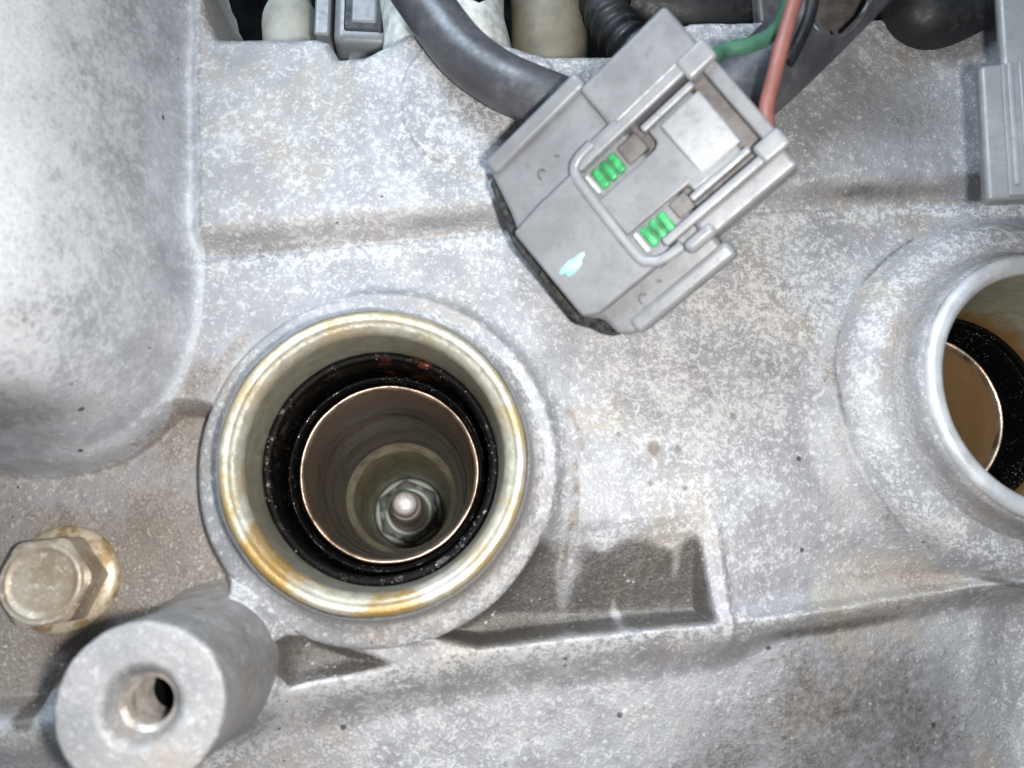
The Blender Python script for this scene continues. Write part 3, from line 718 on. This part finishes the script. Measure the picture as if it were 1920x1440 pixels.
tag(tube('green_wire', [GW] + pp((1350, 98, 1.95), (1400, 86, 1.95), (1445, 66, 1.9), (1470, 30, 1.8), (1482, -30, 1.7)), .085, MAT_GREENWIRE, None, 16, 8), 'green insulated wire leaving the connector beneath the red wire', 'wire')
tag(tube('red_wire', [RW] + pp((1437, 205, 2.2), (1452, 140, 2.3), (1470, 70, 2.35), (1490, 0, 2.35), (1505, -70, 2.3)), .080, MAT_REDWIRE, None, 16, 8), 'dull red insulated wire rising from the connector to the top edge', 'wire')
tag(tube('black_wire', pp((1478, 118, 1.40), (1502, 70, 1.45), (1520, 20, 1.45), (1532, -60, 1.4)), .075, MAT_RUBBER, None, 16, 8), 'thin black wire running over the conduit cut-out beside the red wire', 'wire')

# ------------------------------------------------------------------ grey connector cut by the right edge
pr = P(1850, 374, 1.9)
rc = empty('harness_connector', pr, 'plain grey connector block standing at the right picture edge', 'connector')
sc = (P(1938, 374, 1.9) - P(1838, 374, 1.9)).x / 100
rc.rotation_euler = (0, math.radians(-20), math.radians(-4))
def rbx(name, a, b, c, d, z0, z1, mat, r=.05): return box(name, (a * sc, b * sc, c * sc, d * sc, z0, z1), mat, rc, r, 3)
rbx('block_body', 0, 190, 0, 262, -.22, .0, MAT_PLASTIC, .06)
rbx('raised_ridge', 42, 52, 22, 258, -.2, .045, MAT_PLASTIC_LIT, .02)
rbx('raised_ridge', 60, 66, 22, 258, -.2, .045, MAT_PLASTIC_LIT, .02)
rbx('raised_panel', 34, 190, 4, 258, -.2, .02, MAT_PLASTIC, .02)
rbx('upper_neck', 40, 190, 255, 480, -.22, -.06, MAT_PLASTIC, .06)

# ------------------------------------------------------------------ things beyond the far edge of the cover
zb = -.9
a0 = P(652, 100, zb); sb = (P(752, 100, zb) - a0).x / 100
tcn = empty('sensor_connector', a0, 'grey sensor connector with black framed recess above the notch', 'connector')
def tb(name, a, b, c, d, z0, z1, mat, r=.04, parent=None): return box(name, (a * sb, b * sb, c * sb, d * sb, z0, z1), mat, parent or tcn, r, 3)
tb('connector_shell', -30, 78, 22, 260, -.8, 0, MAT_PLASTIC, .16)
tb('lower_tab', -6, 66, -8, 40, -.9, -.25, MAT_PLASTIC, .06)
tb('side_flange', -68, -36, 45, 240, -.6, -.1, MAT_PLASTIC, .05)
tb('recess_frame', -10, 66, 46, 260, -.2, .025, MAT_RUBBER, .05)
tb('recess_plate', 4, 54, 62, 260, -.2, .045, MAT_PLASTIC, .05)
tb('brass_contact', 68, 77, 52, 72, -.3, .06, MAT_BRASS, .02)

def upright(name, px, py, r, z0, z1, mat, label, cat, lean=(0, 0)):
    c = P(px, py, z1)
    o = lathe(name, roundprof([(r * .96, z0), (r, z0 + .3), (r, z1 - .1), (r * .9, z1), (r * .6, z1 + .02), (r * .55, z1 - .5)], .08, 4), mat, None, 64, (c.x, c.y, 0), .01)
    return tag(o, label, cat)
# flaking white pipe collar
wc = P(838, 78, -.35)
wp = tube('white_pipe', pp((842, 150, -1.0), (838, 90, -.95), (830, 20, -1.0), (822, -120, -1.2)), lambda u: .92 + .03 * math.sin(9 * u), MAT_WHITE, None, 40, 10)
tag(wp, 'white painted pipe with flaking paint under the black sleeve', 'pipe')
bm = bmesh.new()
band = tube('steel_clip', pp((850, 30, -.55), (852, 18, -.55), (852, 0, -.55), (850, -60, -.6)), .52, MAT_DARK, None, 30, 6)
tag(band, 'dark steel clip around the white pipe at the top edge', 'clip')
tag(tube('khaki_hose', pp((1030, 190, -2.2), (1030, 90, -2.0), (1028, 0, -2.0), (1020, -140, -2.2)), .62, MAT_KHAKI, None, 36, 8), 'khaki fabric covered hose standing right of the white pipe', 'hose')
tag(tube('pale_fitting', pp((548, 170, -2.6), (548, 95, -2.5), (545, 40, -2.5), (548, 0, -2.7), (552, -120, -3.0)), lambda u: .46 - .13 * sst(.45, .75, np.array(u)), MAT_PALE, None, 32, 8), 'pale round fitting beside the black gap at the top', 'fitting')
tag(tube('black_hose', pp((1110, -120, -1.6), (1125, -10, -1.4), (1165, 70, -1.2), (1220, 110, -1.2), (1300, 130, -1.3)), lambda u: .35 + .022 * math.sin(u * 95), MAT_RUBBER, None, 28, 40), 'black ribbed hose bending behind the connector', 'hose')
tag(tube('bay_hose', pp((1180, 10, -1.9), (1290, 20, -1.8), (1400, 10, -1.8), (1560, -30, -1.9)), .62, MAT_RUBBER, None, 32, 8), 'thick black hose lying level behind the coloured wires', 'hose')
tag(box('sooty_bracket', (0, .75, 0, .9, -.3, 0), MAT_PLASTIC_DIRTY, None, .08, 3), 'dull brown bracket behind the green wire at the top', 'bracket').location = P(1425, 45, -1.0)
bt = tube('rubber_boot', pp((1665, -90, -.05), (1700, -10, .2), (1725, 25, .35), (1790, 28, .4), (1860, 0, .4), (1960, -50, .3)), lambda u: .30 + .16 * math.exp(-((u - .42) / .2) ** 2), MAT_RUBBER, None, 30, 10)
tag(bt, 'glossy black rubber boot hanging over the top right cover edge', 'boot')
